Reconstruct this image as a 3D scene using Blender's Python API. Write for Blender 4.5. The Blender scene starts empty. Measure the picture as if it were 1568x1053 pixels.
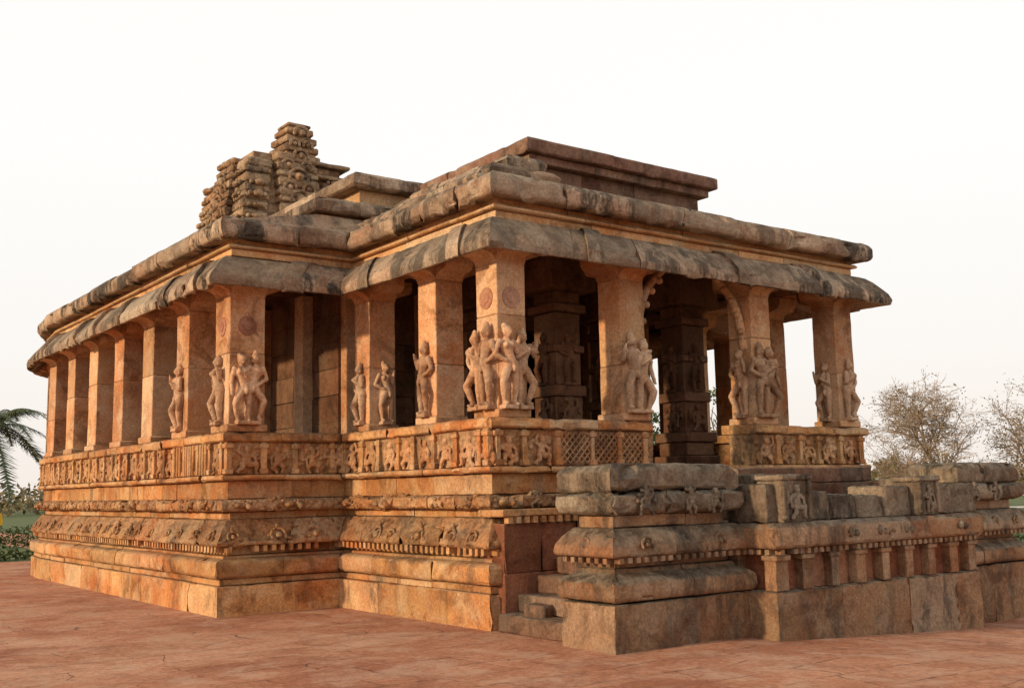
import bpy, bmesh, math, random, time
from mathutils import Vector, Matrix, noise
random.seed(7)
T0=time.time()
rad=math.radians
scene=bpy.context.scene
scene.view_settings.view_transform='Standard'
scene.view_settings.look='None'
scene.view_settings.exposure=0

# ---------------------------------------------------------------- materials
def ramp(nt,src,stops):
    r=nt.nodes.new('ShaderNodeValToRGB')
    e=r.color_ramp.elements
    while len(e)<len(stops): e.new(0.5)
    for i,(p,c) in enumerate(stops):
        e[i].position=p; e[i].color=(c,c,c,1) if isinstance(c,(int,float)) else (*c,1)
    nt.links.new(src,r.inputs[0]); return r.outputs[0]
def mixc(nt,f,a,b,mode='MIX'):
    m=nt.nodes.new('ShaderNodeMix'); m.data_type='RGBA'; m.blend_type=mode
    for s,v in ((m.inputs[0],f),(m.inputs[6],a),(m.inputs[7],b)):
        if isinstance(v,(int,float)): s.default_value=v
        elif isinstance(v,tuple): s.default_value=(*v,1)
        else: nt.links.new(v,s)
    return m.outputs[2]
def mth(nt,op,a,b=None):
    m=nt.nodes.new('ShaderNodeMath'); m.operation=op
    for i,v in enumerate((a,b)):
        if v is None: continue
        if isinstance(v,(int,float)): m.inputs[i].default_value=v
        else: nt.links.new(v,m.inputs[i])
    return m.outputs[0]
def nz(nt,vec,scale,detail=6,rough=.6,dist=0):
    n=nt.nodes.new('ShaderNodeTexNoise'); n.inputs['Scale'].default_value=scale
    n.inputs['Detail'].default_value=detail; n.inputs['Roughness'].default_value=rough
    n.inputs['Distortion'].default_value=dist
    nt.links.new(vec,n.inputs['Vector']); return n.outputs['Fac']
def newmat(name):
    m=bpy.data.materials.new(name); m.use_nodes=True; nt=m.node_tree
    b=nt.nodes['Principled BSDF']; b.inputs['Roughness'].default_value=.92
    if 'Specular IOR Level' in b.inputs: b.inputs['Specular IOR Level'].default_value=.12
    tc=nt.nodes.new('ShaderNodeTexCoord')
    return m,nt,b,tc.outputs['Object']
def stone(name,c1,c2,c3,stain=.5,top=.5,bump=.5,carve=0,var=.22,pale=.6,st=(.50,.58),cs=13,isl=.45,patch=.55):
    m,nt,b,v=newmat(name)
    col=ramp(nt,nz(nt,v,.8,6,.62,.3),[(.38,c1),(.60,c2)])
    col=mixc(nt,mth(nt,'MULTIPLY',ramp(nt,nz(nt,v,2.6,8,.68),[(.47,0),(.66,1)]),pale),col,c3)
    col=mixc(nt,mth(nt,'MULTIPLY',ramp(nt,nz(nt,v,1.9,8,.74,.6),[(.50,0),(.62,1)]),.68),col,tuple(x*.40 for x in c1))
    geo=nt.nodes.new('ShaderNodeNewGeometry')
    rv=geo.outputs['Random Per Island']
    col=mixc(nt,1.0,col,ramp(nt,rv,[(0,1-var),(1,1+var)]),'MULTIPLY')
    h2=mth(nt,'FRACT',mth(nt,'MULTIPLY',rv,7.31))
    col=mixc(nt,ramp(nt,h2,[(.6,0),(.9,.35),(.93,.35),(.96,patch)]),col,tuple(min(1,x*1.06) for x in c3))
    col=mixc(nt,.65,col,ramp(nt,nz(nt,v,30,7,.75),[(.3,.34),(.72,1.5)]),'MULTIPLY')
    mp=nt.nodes.new('ShaderNodeMapping'); mp.inputs['Scale'].default_value=(2.2,2.2,.6)
    nt.links.new(v,mp.inputs[0])
    sf=ramp(nt,nz(nt,mp.outputs[0],1.1,10,.74),[(st[0],0),(st[1],1)])
    if stain>0:
        h3=mth(nt,'FRACT',mth(nt,'MULTIPLY',rv,13.7))
        k=mth(nt,'MULTIPLY',sf,mth(nt,'MULTIPLY',ramp(nt,h3,[(.1,isl),(.7,1)]),stain))
        col=mixc(nt,k,col,ramp(nt,nz(nt,v,14,8,.8),[(.38,(.025,.021,.018)),(.66,(.13,.10,.075))]))
    sx=nt.nodes.new('ShaderNodeSeparateXYZ'); nt.links.new(geo.outputs['Normal'],sx.inputs[0])
    up=ramp(nt,sx.outputs[2],[(.2,0),(.75,1)])
    lich=ramp(nt,nz(nt,v,5,8,.75),[(.42,(.04,.034,.027)),(.62,(.28,.23,.17))])
    col=mixc(nt,mth(nt,'MULTIPLY',up,top),col,lich)
    sp=ramp(nt,nz(nt,v,9,10,.85),[(.62,0),(.69,1)])
    col=mixc(nt,mth(nt,'MULTIPLY',sp,.4),col,(.55,.46,.35))
    nt.links.new(col,b.inputs['Base Color'])
    hgt=mth(nt,'ADD',mth(nt,'MULTIPLY',nz(nt,v,60,6,.75),.3),nz(nt,v,9,9,.72))
    if carve:
        vo=nt.nodes.new('ShaderNodeTexVoronoi'); vo.inputs['Scale'].default_value=cs; vo.feature='SMOOTH_F1'
        nt.links.new(v,vo.inputs['Vector'])
        hgt=mth(nt,'SUBTRACT',hgt,mth(nt,'MULTIPLY',vo.outputs['Distance'],carve))
    bp=nt.nodes.new('ShaderNodeBump'); bp.inputs['Strength'].default_value=bump; bp.inputs['Distance'].default_value=.05
    nt.links.new(hgt,bp.inputs['Height']); nt.links.new(bp.outputs[0],b.inputs['Normal'])
    return m
RED=(.46,.165,.055); TAN=(.55,.295,.12); PALE=(.60,.43,.26)
M_plinth=stone('sandstone_plinth',RED,TAN,PALE,stain=.55,top=.3,bump=.7,st=(.53,.61))
M_carve=stone('sandstone_carved',(.39,.15,.058),(.51,.27,.12),(.56,.39,.23),stain=.6,top=.3,bump=1,carve=1.9,st=(.52,.60))
M_col=stone('sandstone_column',(.48,.20,.085),(.57,.34,.18),(.63,.47,.32),stain=.25,top=.2,bump=.4,st=(.56,.66),patch=.35)
M_eave=stone('sandstone_eave',(.34,.20,.125),(.45,.32,.215),(.56,.45,.33),stain=1,top=.5,bump=.9,var=.38,st=(.465,.545),isl=.15)
M_band=stone('sandstone_band',(.52,.23,.09),(.60,.37,.18),(.63,.47,.30),stain=.35,top=.2,bump=.4,st=(.54,.64))
M_roof=stone('sandstone_roof',(.33,.20,.13),(.43,.31,.21),(.52,.41,.30),stain=.9,top=.4,bump=.9,var=.35,st=(.485,.565),isl=.25)
M_slab=stone('sandstone_roof_slab',(.18,.08,.055),(.25,.145,.10),(.35,.24,.16),stain=.6,top=.3,bump=.6)
M_tower=stone('sandstone_tower',(.35,.18,.095),(.45,.29,.165),(.52,.39,.26),stain=.8,top=.45,bump=1,carve=1.6,st=(.49,.59),cs=9)
M_stat=stone('sandstone_statue',(.44,.22,.115),(.54,.34,.21),(.61,.46,.32),stain=.35,top=.1,bump=.5,st=(.53,.63),patch=.2)
M_rel=stone('sandstone_relief',(.41,.17,.07),(.52,.28,.135),(.58,.40,.25),stain=.5,top=.1,bump=.6,st=(.52,.62),patch=.2)
M_par=stone('sandstone_parapet',(.31,.14,.07),(.39,.23,.125),(.47,.34,.23),stain=.7,top=.8,bump=1,st=(.50,.59))
M_part=stone('sandstone_parapet_top',(.22,.145,.095),(.32,.235,.16),(.42,.34,.25),stain=.9,top=.9,bump=1,carve=.7,st=(.46,.57),isl=.3)
M_in=stone('sandstone_interior_shaded',(.13,.055,.03),(.19,.095,.052),(.23,.14,.085),stain=.5,top=.2,bump=.5,carve=.5)  # darker copy of the sandstone, with the interior's shade put into its colour
M_wall=stone('stair_wall_stone',(.26,.08,.042),(.34,.13,.065),(.42,.23,.14),stain=.4,top=.2,bump=.7,pale=.4,patch=.5,var=.3)
M_med=stone('medallion_stone',(.34,.13,.08),(.42,.21,.125),(.48,.29,.2),stain=.2,top=0,bump=.5,pale=.5)
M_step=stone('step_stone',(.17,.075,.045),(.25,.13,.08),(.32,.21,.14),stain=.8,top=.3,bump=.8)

def simple(name,c,c2=None,scale=8,rough=.8):
    m,nt,b,v=newmat(name)
    if c2: nt.links.new(ramp(nt,nz(nt,v,scale,5),[(.35,c),(.65,c2)]),b.inputs['Base Color'])
    else: nt.links.new(mixc(nt,.3,(*c,),ramp(nt,nz(nt,v,scale,5),[(.3,tuple(x*.6 for x in c)),(.7,c)])),b.inputs['Base Color'])
    b.inputs['Roughness'].default_value=rough
    return m
M_leaf=simple('foliage',(.04,.065,.02),(.09,.11,.04),2)
M_leafd=simple('foliage_dry',(.13,.11,.06),(.22,.17,.09),2)
M_palm=simple('palm_leaf',(.045,.065,.03),(.10,.11,.055),3)
M_bark=simple('bark',(.12,.08,.055),(.22,.16,.11),6)
M_twig=simple('twig',(.22,.15,.10),(.33,.24,.17),4)
M_grass=simple('grass',(.07,.09,.03),(.11,.13,.045),3)
M_yel=simple('flower_yellow',(.7,.5,.03))
M_ryel=simple('vehicle_yellow',(.7,.45,.03),rough=.4)
M_blk=simple('vehicle_black',(.02,.02,.02),rough=.5)
M_wht=simple('painted_metal',(.6,.6,.58))

def ground_mat():
    m,nt,b,v=newmat('paving')
    mp=nt.nodes.new('ShaderNodeMapping'); mp.inputs['Rotation'].default_value=(0,0,rad(1.5))
    nt.links.new(v,mp.inputs[0])
    ns=nt.nodes.new('ShaderNodeTexNoise'); ns.inputs['Scale'].default_value=.8; ns.inputs['Detail'].default_value=6
    nt.links.new(v,ns.inputs['Vector'])
    vm=nt.nodes.new('ShaderNodeVectorMath'); vm.operation='MULTIPLY_ADD'
    nt.links.new(ns.outputs['Color'],vm.inputs[0]); vm.inputs[1].default_value=(.8,.36,0)
    nt.links.new(mp.outputs[0],vm.inputs[2])
    br=nt.nodes.new('ShaderNodeTexBrick'); nt.links.new(vm.outputs[0],br.inputs['Vector'])
    br.inputs['Scale'].default_value=1; br.inputs['Brick Width'].default_value=1.5; br.inputs['Row Height'].default_value=.50
    br.inputs['Mortar Size'].default_value=.012; br.inputs['Mortar Smooth'].default_value=.7; br.offset=.37; br.squash=.6; br.squash_frequency=3
    br.inputs['Color1'].default_value=(.44,.44,.44,1); br.inputs['Color2'].default_value=(.56,.56,.56,1); br.inputs['Mortar'].default_value=(.5,.5,.5,1)
    col=ramp(nt,nz(nt,v,.55,10,.70,.4),[(.38,(.34,.135,.075)),(.50,(.45,.20,.115)),(.62,(.53,.28,.175))])
    col=mixc(nt,.6,col,mixc(nt,1,br.outputs['Color'],(2,2,2),'MULTIPLY'),'MULTIPLY')
    col=mixc(nt,.8,col,ramp(nt,nz(nt,v,16,10,.82),[(.32,.42),(.68,1.5)]),'MULTIPLY')
    col=mixc(nt,mth(nt,'MULTIPLY',ramp(nt,nz(nt,v,1.6,10,.78,.5),[(.48,0),(.61,1)]),.6),col,(.56,.36,.25))
    col=mixc(nt,mth(nt,'MULTIPLY',ramp(nt,nz(nt,v,1.1,10,.78,1),[(.53,0),(.65,1)]),.55),col,(.22,.09,.055))
    jm=mth(nt,'MULTIPLY',br.outputs['Fac'],ramp(nt,nz(nt,v,1.9,9,.8),[(.47,0),(.60,.85)]))
    col=mixc(nt,jm,col,(.10,.045,.03))
    nt.links.new(col,b.inputs['Base Color'])
    h=mth(nt,'SUBTRACT',mth(nt,'ADD',nz(nt,v,3,10,.78),mth(nt,'MULTIPLY',nz(nt,v,40,6,.7),.3)),mth(nt,'MULTIPLY',jm,.5))
    bp=nt.nodes.new('ShaderNodeBump'); bp.inputs['Strength'].default_value=.9; bp.inputs['Distance'].default_value=.07
    nt.links.new(h,bp.inputs['Height']); nt.links.new(bp.outputs[0],b.inputs['Normal'])
    return m
M_ground=ground_mat()

# ---------------------------------------------------------------- helpers
def empty(name,loc=(0,0,0)):
    e=bpy.data.objects.new(name,None); scene.collection.objects.link(e); e.location=loc; return e
class MB:
    def __init__(s): s.v=[]; s.f=[]
    def add(s,vs,fs):
        o=len(s.v); s.v.extend(vs); s.f.extend([tuple(i+o for i in f) for f in fs])
def finish(bm,name,mat,parent,smooth=35,recalc=True,dz=0):
    me=bpy.data.meshes.new(name)
    me.from_pydata([(p[0],p[1],p[2]+dz) for p in bm.v],[],bm.f); me.update()
    if recalc:
        b=bmesh.new(); b.from_mesh(me); bmesh.ops.recalc_face_normals(b,faces=b.faces); b.to_mesh(me); b.free()
    me.materials.append(mat)
    if smooth:
        me.polygons.foreach_set('use_smooth',[True]*len(me.polygons))
        if smooth<180: me.set_sharp_from_angle(angle=rad(smooth))
    o=bpy.data.objects.new(name,me); scene.collection.objects.link(o)
    if parent: o.parent=parent
    return o
NV=noise.noise_vector; NS=noise.noise
def disp(p,amp): return p+NV(p*1.7)*(amp*.7)+NV(p*8+Vector((5,3,1)))*(amp*.55)
def rough(p,amp): return p+NV(p*1.7)*(amp*.6)+NV(p*9+Vector((5,3,1)))*(amp*.6)+NV(p*23)*(amp*.5)
def tmpl(fn):
    b=bmesh.new(); fn(b); b.verts.ensure_lookup_table()
    for i,v in enumerate(b.verts): v.index=i
    r=([v.co.copy() for v in b.verts],[tuple(v.index for v in f.verts) for f in b.faces]); b.free(); return r
ICO={k:tmpl(lambda b,k=k:bmesh.ops.create_icosphere(b,subdivisions=k,radius=1)) for k in (1,2,3)}
CUBE=tmpl(lambda b:bmesh.ops.create_cube(b,size=1))
def pst(mb,t,M): mb.add([M@v for v in t[0]],t[1])
def cap(mb,p,q,r1,r2,n=10,ends=True):
    p=Vector(p);q=Vector(q);d=q-p;L=d.length
    if L>1e-4:
        R_=d.to_track_quat('Z','Y').to_matrix(); vs=[]
        cs=[(math.cos(2*math.pi*a/n),math.sin(2*math.pi*a/n)) for a in range(n)]
        for c,r in ((p,r1),(q,r2)): vs+=[c+R_@Vector((x*r,y*r,0)) for x,y in cs]
        fs=[(a,(a+1)%n,n+(a+1)%n,n+a) for a in range(n)]
        if ends: fs+=[tuple(range(n-1,-1,-1)),tuple(range(n,2*n))]
        mb.add(vs,fs)
    if ends:
        for c,r in ((p,r1),(q,r2)): pst(mb,ICO[2 if n>6 else 1],Matrix.Translation(c)@Matrix.Scale(r,4))
def ball(mb,c,r,k=2):
    if isinstance(r,(int,float)): r=(r,r,r)
    pst(mb,ICO[k],Matrix.Translation(Vector(c))@Matrix.Diagonal((*r,1)))
def refine(prof,ml=.13,ch=.014):
    n=len(prof); out=[]
    for i in range(n):
        p0=Vector(prof[i-1]);p=Vector(prof[i]);p1=Vector(prof[(i+1)%n])
        a=(p0-p);b=(p1-p)
        c=min(ch,a.length*.3,b.length*.3)
        out.append(p+a.normalized()*c); out.append(p+b.normalized()*c)
    res=[]
    for i in range(len(out)):
        a=out[i];b=out[(i+1)%len(out)]; k=max(1,int((b-a).length/ml))
        for j in range(k): res.append(a.lerp(b,j/k))
    return res
class Outline:
    def __init__(s,pts): s.p=[Vector(q) for q in pts]; s.n=len(pts)
    def corner(s,i,d):
        i%=s.n; p=s.p[i]; e0=(p-s.p[i-1]).normalized(); e1=(s.p[(i+1)%s.n]-p).normalized()
        n0=Vector((e0.y,-e0.x)); n1=Vector((e1.y,-e1.x))
        m=(n0+n1); m/=max(1e-6,m.length); return p+m*(d/max(.3,m.dot(n0)))
    def at(s,i,t,d): return s.corner(i,d).lerp(s.corner(i+1,d),t)
    def loop(s,d): return [s.corner(i,d) for i in range(s.n)]
    def length(s,i): return (s.p[(i+1)%s.n]-s.p[i%s.n]).length
    def nrm(s,i):
        e=(s.p[(i+1)%s.n]-s.p[i%s.n]).normalized(); return Vector((e.y,-e.x,0))
    def tan(s,i):
        e=(s.p[(i+1)%s.n]-s.p[i%s.n]).normalized(); return Vector((e.x,e.y,0))
def stone_seg(mb,ol,i,t0,t1,pr,jd,jz,amp,st,fn,chip):
    L=ol.length(i); k=max(1,int(L*(t1-t0)/st)); vs=[]
    ends=[(ol.corner(i,q[0]+jd),ol.corner(i+1,q[0]+jd),q[1]+jz,q[0]) for q in pr]
    dmax=max(q[0] for q in pr); nv=ol.nrm(i); n=len(pr); sd=random.uniform(0,50)
    for j in range(k+1):
        t=t0+(t1-t0)*j/k; en=.12 if (j==0 or j==k) else 0
        for a,b,z,d in ends:
            xy=a.lerp(b,t); p=Vector((xy.x,xy.y,z))
            q=fn(p,amp)
            if chip:
                c=NS(p*4.1+Vector((9,0,sd)))+.6*NS(p*11)+en
                if c>.36 and d>dmax-.10: q-=nv*min(chip,(c-.36)*.5); q.z-=min(chip*.4,(c-.36)*.12)
            vs.append(q)
    fs=[(j*n+a,j*n+(a+1)%n,(j+1)*n+(a+1)%n,(j+1)*n+a) for j in range(k) for a in range(n)]
    fs.append(tuple(range(n))); fs.append(tuple(range(k*n+n-1,k*n-1,-1)))
    mb.add(vs,fs)
def course(name,ol,prof,mat,parent,seg=(.7,1.3),jd=.008,jz=.004,amp=.005,skip=None,ribs=None,edges=None,ch=.010,ml=.13,st=.15,fn=disp,chip=0,sm=28,dz=0):
    mb=MB(); pr=refine(prof,ml,ch)
    for i in range(ol.n):
        if edges is not None and i not in edges: continue
        L=ol.length(i); cuts=[0]; x=0
        if ribs:
            segs=[]; x=random.uniform(.3,ribs[0])
            while x<L-.2:
                segs.append((x/L,(x+ribs[1])/L)); x+=ribs[0]*random.uniform(.6,1.5)
        else:
            while True:
                x+=random.uniform(*seg)
                if x>L-.45: break
                cuts.append(x/L)
            cuts.append(1)
            if skip and i in skip: cuts=sorted(cuts+list(skip[i]))
            g=.0035/L
            segs=[(a+(g if a>0 else 0),b-(g if b<1 else 0)) for a,b in zip(cuts,cuts[1:]) if b-a>2.5*g]
        for a,b in segs:
            if skip and i in skip and skip[i][0]-1e-3<=a and b<=skip[i][1]+1e-3: continue
            stone_seg(mb,ol,i,a,b,pr,random.uniform(-jd,jd),random.uniform(-jz,jz),amp,st,fn,chip)
    return finish(mb,name,mat,parent,sm,True,dz)
def rect(d,z0,z1,din=-.6): return [(din,z0),(d,z0),(d,z1),(din,z1)]
def addbox(mb,c,s,rot=0,bev=.012,amp=.006,cell=.2,top=None,fn=disp):
    M=Matrix.Translation(Vector(c))@Matrix.Rotation(rot,4,'Z')
    if not bev and not cell:
        pst(mb,CUBE,M@Matrix.Diagonal((*s,1))); return
    b=min(bev,min(s)*.3) if bev else 0
    ax=[]
    for L in s:
        k=max(1,int((L-2*b)/cell)); ax.append([-L/2]+[-L/2+b+(L-2*b)*i/k for i in range(k+1)]+[L/2] if b else [-L/2+L*i/k for i in range(k+1)])
    idx={}; vs=[]; fs=[]
    h=[L/2 for L in s]
    def vert(i,j,k):
        key=(i,j,k)
        if key in idx: return idx[key]
        p=[ax[0][i],ax[1][j],ax[2][k]]
        ex=[abs(abs(p[a])-h[a])<1e-7 for a in range(3)]
        if b and sum(ex)>1:
            for a in range(3):
                if ex[a]: p[a]-=math.copysign(b*(.45 if sum(ex)==2 else .55),p[a])
        q=Vector(p)
        if top is not None:
            f=1+(top-1)*(q.z/s[2]+.5); q.x*=f; q.y*=f
        q=M@q
        if amp: q=fn(q,amp)
        idx[key]=len(vs); vs.append(q); return idx[key]
    N=[len(a)-1 for a in ax]
    for a in range(3):
        u,w=[(1,2),(2,0),(0,1)][a]
        for side in (0,N[a]):
            for i in range(N[u]):
                for j in range(N[w]):
                    q=[]
                    for di,dj in ((0,0),(1,0),(1,1),(0,1)):
                        c3=[0,0,0]; c3[a]=side; c3[u]=i+di; c3[w]=j+dj; q.append(vert(*c3))
                    fs.append(tuple(q if side else q[::-1]))
    mb.add(vs,fs)
def extr(mb,prof,org,u,w,half,amp=.005):
    k=3; n=len(prof); vs=[]
    for j in range(k+1):
        o=Vector(org)+w*(-half+2*half*j/k)
        vs+=[disp(o+u*q[0]+Vector((0,0,q[1])),amp) for q in prof]
    fs=[(j*n+a,j*n+(a+1)%n,(j+1)*n+(a+1)%n,(j+1)*n+a) for j in range(k) for a in range(n)]
    fs.append(tuple(range(n))); fs.append(tuple(range(k*n+n-1,k*n-1,-1)))
    mb.add(vs,fs)
def ngon(mb,loop,z): mb.add([Vector((p[0],p[1],z)) for p in loop],[tuple(range(len(loop)))])
def paste(mb,md,M): mb.add([M@v for v in md[0]],md[1])

# ---------------------------------------------------------------- sculpted figures
def remeshed(mb,vox,smooth=2,rg=.004):
    me=bpy.data.meshes.new('tmp'); me.from_pydata([tuple(p) for p in mb.v],[],mb.f); me.update()
    o=bpy.data.objects.new('tmp',me); scene.collection.objects.link(o)
    r=o.modifiers.new('r','REMESH'); r.mode='VOXEL'; r.voxel_size=vox
    s=o.modifiers.new('s','SMOOTH'); s.factor=.5; s.iterations=smooth
    dg=bpy.context.evaluated_depsgraph_get(); ev=o.evaluated_get(dg); m2=ev.to_mesh()
    out=([v.co+NV(v.co*14)*rg for v in m2.vertices],[tuple(p.vertices) for p in m2.polygons])
    ev.to_mesh_clear(); bpy.data.objects.remove(o); return out
def figure(bm,off,rnd,female=False,arms=('up','hip'),bent=1,hat=1):
    o=Vector(off); V=lambda x,y,z:o+Vector((x,y,z))
    s=rnd.uniform(.03,.055)*(-bent)
    pel=V(s,0,.50); ch=V(-s*.6,-.005,.70); nk=V(-s*.4,0,.79); hd=V(-s*.1+rnd.uniform(-.02,.02),-.015,.872)
    w=.095 if female else .112
    ball(bm,ch,(w,.075,.088),3); cap(bm,ch,pel,.082,.076); ball(bm,pel,(.112 if female else .10,.08,.075),3)
    cap(bm,ch+Vector((0,0,.05)),nk,.055,.04); cap(bm,nk,hd,.04,.034)
    if female:
        for x in (-.045,.045): ball(bm,ch+Vector((x,-.062,.015)),.044)
    ball(bm,hd,(.06,.062,.07),3); ball(bm,hd+Vector((0,-.062,-.004)),(.012,.014,.02))
    for x in (-.022,.022): ball(bm,hd+Vector((x,-.056,.012)),(.012,.008,.006))
    ball(bm,hd+Vector((0,-.057,-.03)),(.018,.008,.007))
    for x in (-.062,.062): ball(bm,hd+Vector((x,0,-.02)),(.016,.02,.03))
    if hat==1:
        for k in range(3): ball(bm,hd+Vector((0,.01,.055+.026*k)),(.062-.012*k,.058-.012*k,.026))
    else:
        ball(bm,hd+Vector((0,.02,.03)),(.078,.068,.062)); ball(bm,hd+Vector((.04*bent,.03,.075)),.042)
    ball(bm,pel+Vector((0,0,.03)),(.118,.088,.018)); ball(bm,pel+Vector((0,-.07,-.05)),(.035,.03,.06))
    ball(bm,nk+Vector((0,-.01,-.025)),(.068,.06,.016))
    for sd in (-1,1):
        hip=pel+Vector((.056*sd,0,-.03))
        if sd==bent: kn=V(.14*sd,-.07,.285); an=V(.07*sd,-.01,.06)
        else: kn=V(.055*sd+s,-.02,.275); an=V(.05*sd+s,0,.05)
        cap(bm,hip,kn,.07,.05); cap(bm,kn,kn.lerp(an,.35),.05,.05); cap(bm,kn.lerp(an,.35),an,.05,.032)
        ball(bm,an+Vector((.012*sd,-.035,-.025)),(.032,.06,.024)); ball(bm,an+Vector((0,0,.012)),(.04,.04,.014))
    for sd,a in zip((-1,1),arms):
        sh=ch+Vector((.11*sd,0,.055))
        if a=='up': el=sh+Vector((.06*sd,-.02,-.12)); ha=el+Vector((.0*sd,-.05,.15))
        elif a=='hip': el=sh+Vector((.075*sd,.01,-.15)); ha=pel+Vector((.10*sd,-.05,.02))
        elif a=='chest': el=sh+Vector((.04*sd,-.02,-.15)); ha=ch+Vector((.04*sd,-.11,-.02))
        elif a=='hug': el=sh+Vector((.10*sd,.0,-.04)); ha=el+Vector((.1*sd,-.05,.03))
        else: el=sh+Vector((.04*sd,.01,-.17)); ha=el+Vector((.01*sd,-.05,-.15))
        cap(bm,sh,el,.043,.034); cap(bm,el,ha,.034,.025)
        ball(bm,sh.lerp(el,.45),(.05,.05,.016)); ball(bm,el.lerp(ha,.85),(.033,.033,.022))
        d=(ha-el).normalized(); ball(bm,ha+d*.018,(.024,.018,.026))
        pr=d.cross(Vector((0,1,0)))
        pr=pr.normalized() if pr.length>.1 else Vector((1,0,0))
        for f in range(4): cap(bm,ha+d*.025+pr*(f-1.5)*.012,ha+d*(.052+.006*(1-abs(f-1.4)))+pr*(f-1.5)*.015+Vector((0,-.008,0)),.0075,.006,6)
        cap(bm,ha+pr*.016,ha+pr*.034+d*.022,.008,.006,6)
def gana(bm,rnd,k):
    s=rnd.choice((-1,1))
    V=lambda x,y,z:Vector((x*s,y,z))
    ball(bm,V(0,0,.42),(.18,.13,.17)); ball(bm,V(0,0,.60),(.16,.11,.12)); ball(bm,V(.02,-.03,.80),(.12,.11,.13))
    ball(bm,V(.02,0,.90),(.14,.1,.08)); ball(bm,V(.02,-.13,.79),.025)
    legs=[[(.1,.33,.26,-.1,.3,.16,.05),(-.1,.33,-.28,-.1,.25,-.2,.05)],[(.1,.33,.3,-.1,.2,.06,.08),(-.1,.33,-.16,-.1,.22,-.14,.04)],[(.1,.33,.34,-.08,.34,.34,.06),(-.1,.33,-.1,-.12,.2,-.26,.06)]][k%3]
    for x,z,kx,ky,kz,ax,az in legs:
        cap(bm,V(x,0,z),V(kx,ky,kz),.10,.075); cap(bm,V(kx,ky,kz),V(ax,-.02,az),.075,.055); ball(bm,V(ax+.03,-.06,.04),(.07,.08,.04))
    for sd in (-1,1):
        m=rnd.choice((0,1,2))
        el=(.29*sd,-.04,.56) if m else (.28*sd,-.02,.72)
        ha=[(.24*sd,-.06,.95),(.16*sd,-.14,.5),(.3*sd,-.1,.35)][m]
        cap(bm,V(.15*sd,0,.66),V(*el),.065,.055); cap(bm,V(*el),V(*ha),.055,.045); ball(bm,V(*ha),.06)
    if k%2:
        for a in range(7): th=math.pi*a/6; ball(bm,V(.42*math.cos(th),.06,.55+.45*math.sin(th)),(.09,.07,.09))
    else:
        ball(bm,V(.36,.04,.25),(.12,.09,.2)); ball(bm,V(-.38,.04,.6),(.08,.07,.25))
rnd=random.Random(3)
ganas=[]
for k in range(9):
    bm=MB(); gana(bm,rnd,k); ganas.append(remeshed(bm,.03,1,.02))
small=[]
for k in range(4):
    bm=MB(); gana(bm,rnd,k); small.append(remeshed(bm,.06,1,.03))
FIG=[]
specs=[[(0,0,0,False,('up','hip'),1,1)],
       [(0,0,0,True,('hip','up'),-1,2)],
       [(-.11,0,0,False,('hip','hug'),-1,1),(.11,0,-.03,True,('chest','down'),1,2)],
       [(.11,0,0,False,('hug','up'),1,1),(-.11,0,-.05,True,('down','chest'),-1,2)],
       [(0,0,0,False,('up','chest'),-1,2)],
       [(0,0,0,True,('chest','hip'),1,1)]]
for sp in specs:
    bm=MB(); wd=0
    for (x,y,z,fem,arms,bent,hat) in sp:
        figure(bm,(x,y,z+.03),rnd,fem,arms,bent,hat); wd=max(wd,abs(x)+.15)
    pst(bm,CUBE,Matrix.Translation((0,.02,.02))@Matrix.Diagonal((wd*1.6,.2,.05,1)))
    ball(bm,(0,.11,.46),(wd*1.0,.11,.5),3)
    FIG.append(remeshed(bm,.0105,2,.007))
def place_fig(bm,k,pos,n,h,sx=1,fl=1):
    th=math.atan2(n[0],-n[1])
    M=Matrix.Translation(Vector(pos))@Matrix.Rotation(th,4,'Z')@Matrix.Diagonal((h*sx*fl,h,h,1))
    paste(bm,FIG[k],M)

# ================================================================ TEMPLE
T=empty('stone_temple')
W=7.2; HC=W/2; XL=-1.7; XR=W+1.7; YA=12.7; DZ=.08
def apse(xl,xr,y0,n=14):
    r=(xr-xl)/2; cx=(xr+xl)/2
    return [(cx+r*math.cos(math.pi*j/n),y0+r*math.sin(math.pi*j/n)) for j in range(n+1)]
OL=Outline([(0,0),(W,0),(W,3.5),(XR,3.5)]+apse(XL,XR,YA)+[(XL,3.5),(0,3.5)])
OE=Outline([(.12,0),(W+.10,0),(W+.10,3.5),(XR,3.5)]+apse(XL,XR,YA)+[(XL,3.5),(.12,3.5)])
NE=OL.n; E_PL=NE-1; E_RET=NE-2; E_ML=NE-3
gap={0:(2.65/W,4.62/W)}
F9=dict(fn=rough,st=.09,ml=.08)
course('plinth_base',OL,rect(0,-.45,.38),M_plinth,T,seg=(.9,1.8),chip=.03,st=.1)
course('plinth_base_lip',OL,rect(-.05,.383,.46),M_plinth,T)
course('plinth_torus',OL,[(-.6,.463),(-.13,.463),(.0,.475),(.03,.51),(.035,.66),(.0,.695),(-.13,.715),(-.13,.745),(-.6,.745)],M_plinth,T,seg=(.9,1.6),chip=.025,ml=.08,st=.1)
course('plinth_recess',OL,rect(-.2,.748,.90),M_plinth,T)
course('plinth_cornice',OL,[(-.6,.885),(.0,.872),(.02,.91),(-.02,.98),(-.09,1.09),(-.15,1.16),(-.17,1.2),(-.6,1.2)],M_carve,T,seg=(.6,1.2),amp=.009,chip=.05,**F9)
course('plinth_neck',OL,rect(-.24,1.203,1.30),M_plinth,T)
course('plinth_band',OL,[(-.6,1.303),(-.12,1.303),(-.08,1.33),(-.08,1.43),(-.13,1.46),(-.6,1.46)],M_carve,T,amp=.010,seg=(.5,1.2),chip=.06,**F9)
course('plinth_wall',OL,rect(-.2,1.463,1.70),M_plinth,T,seg=(.6,1.3))
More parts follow.
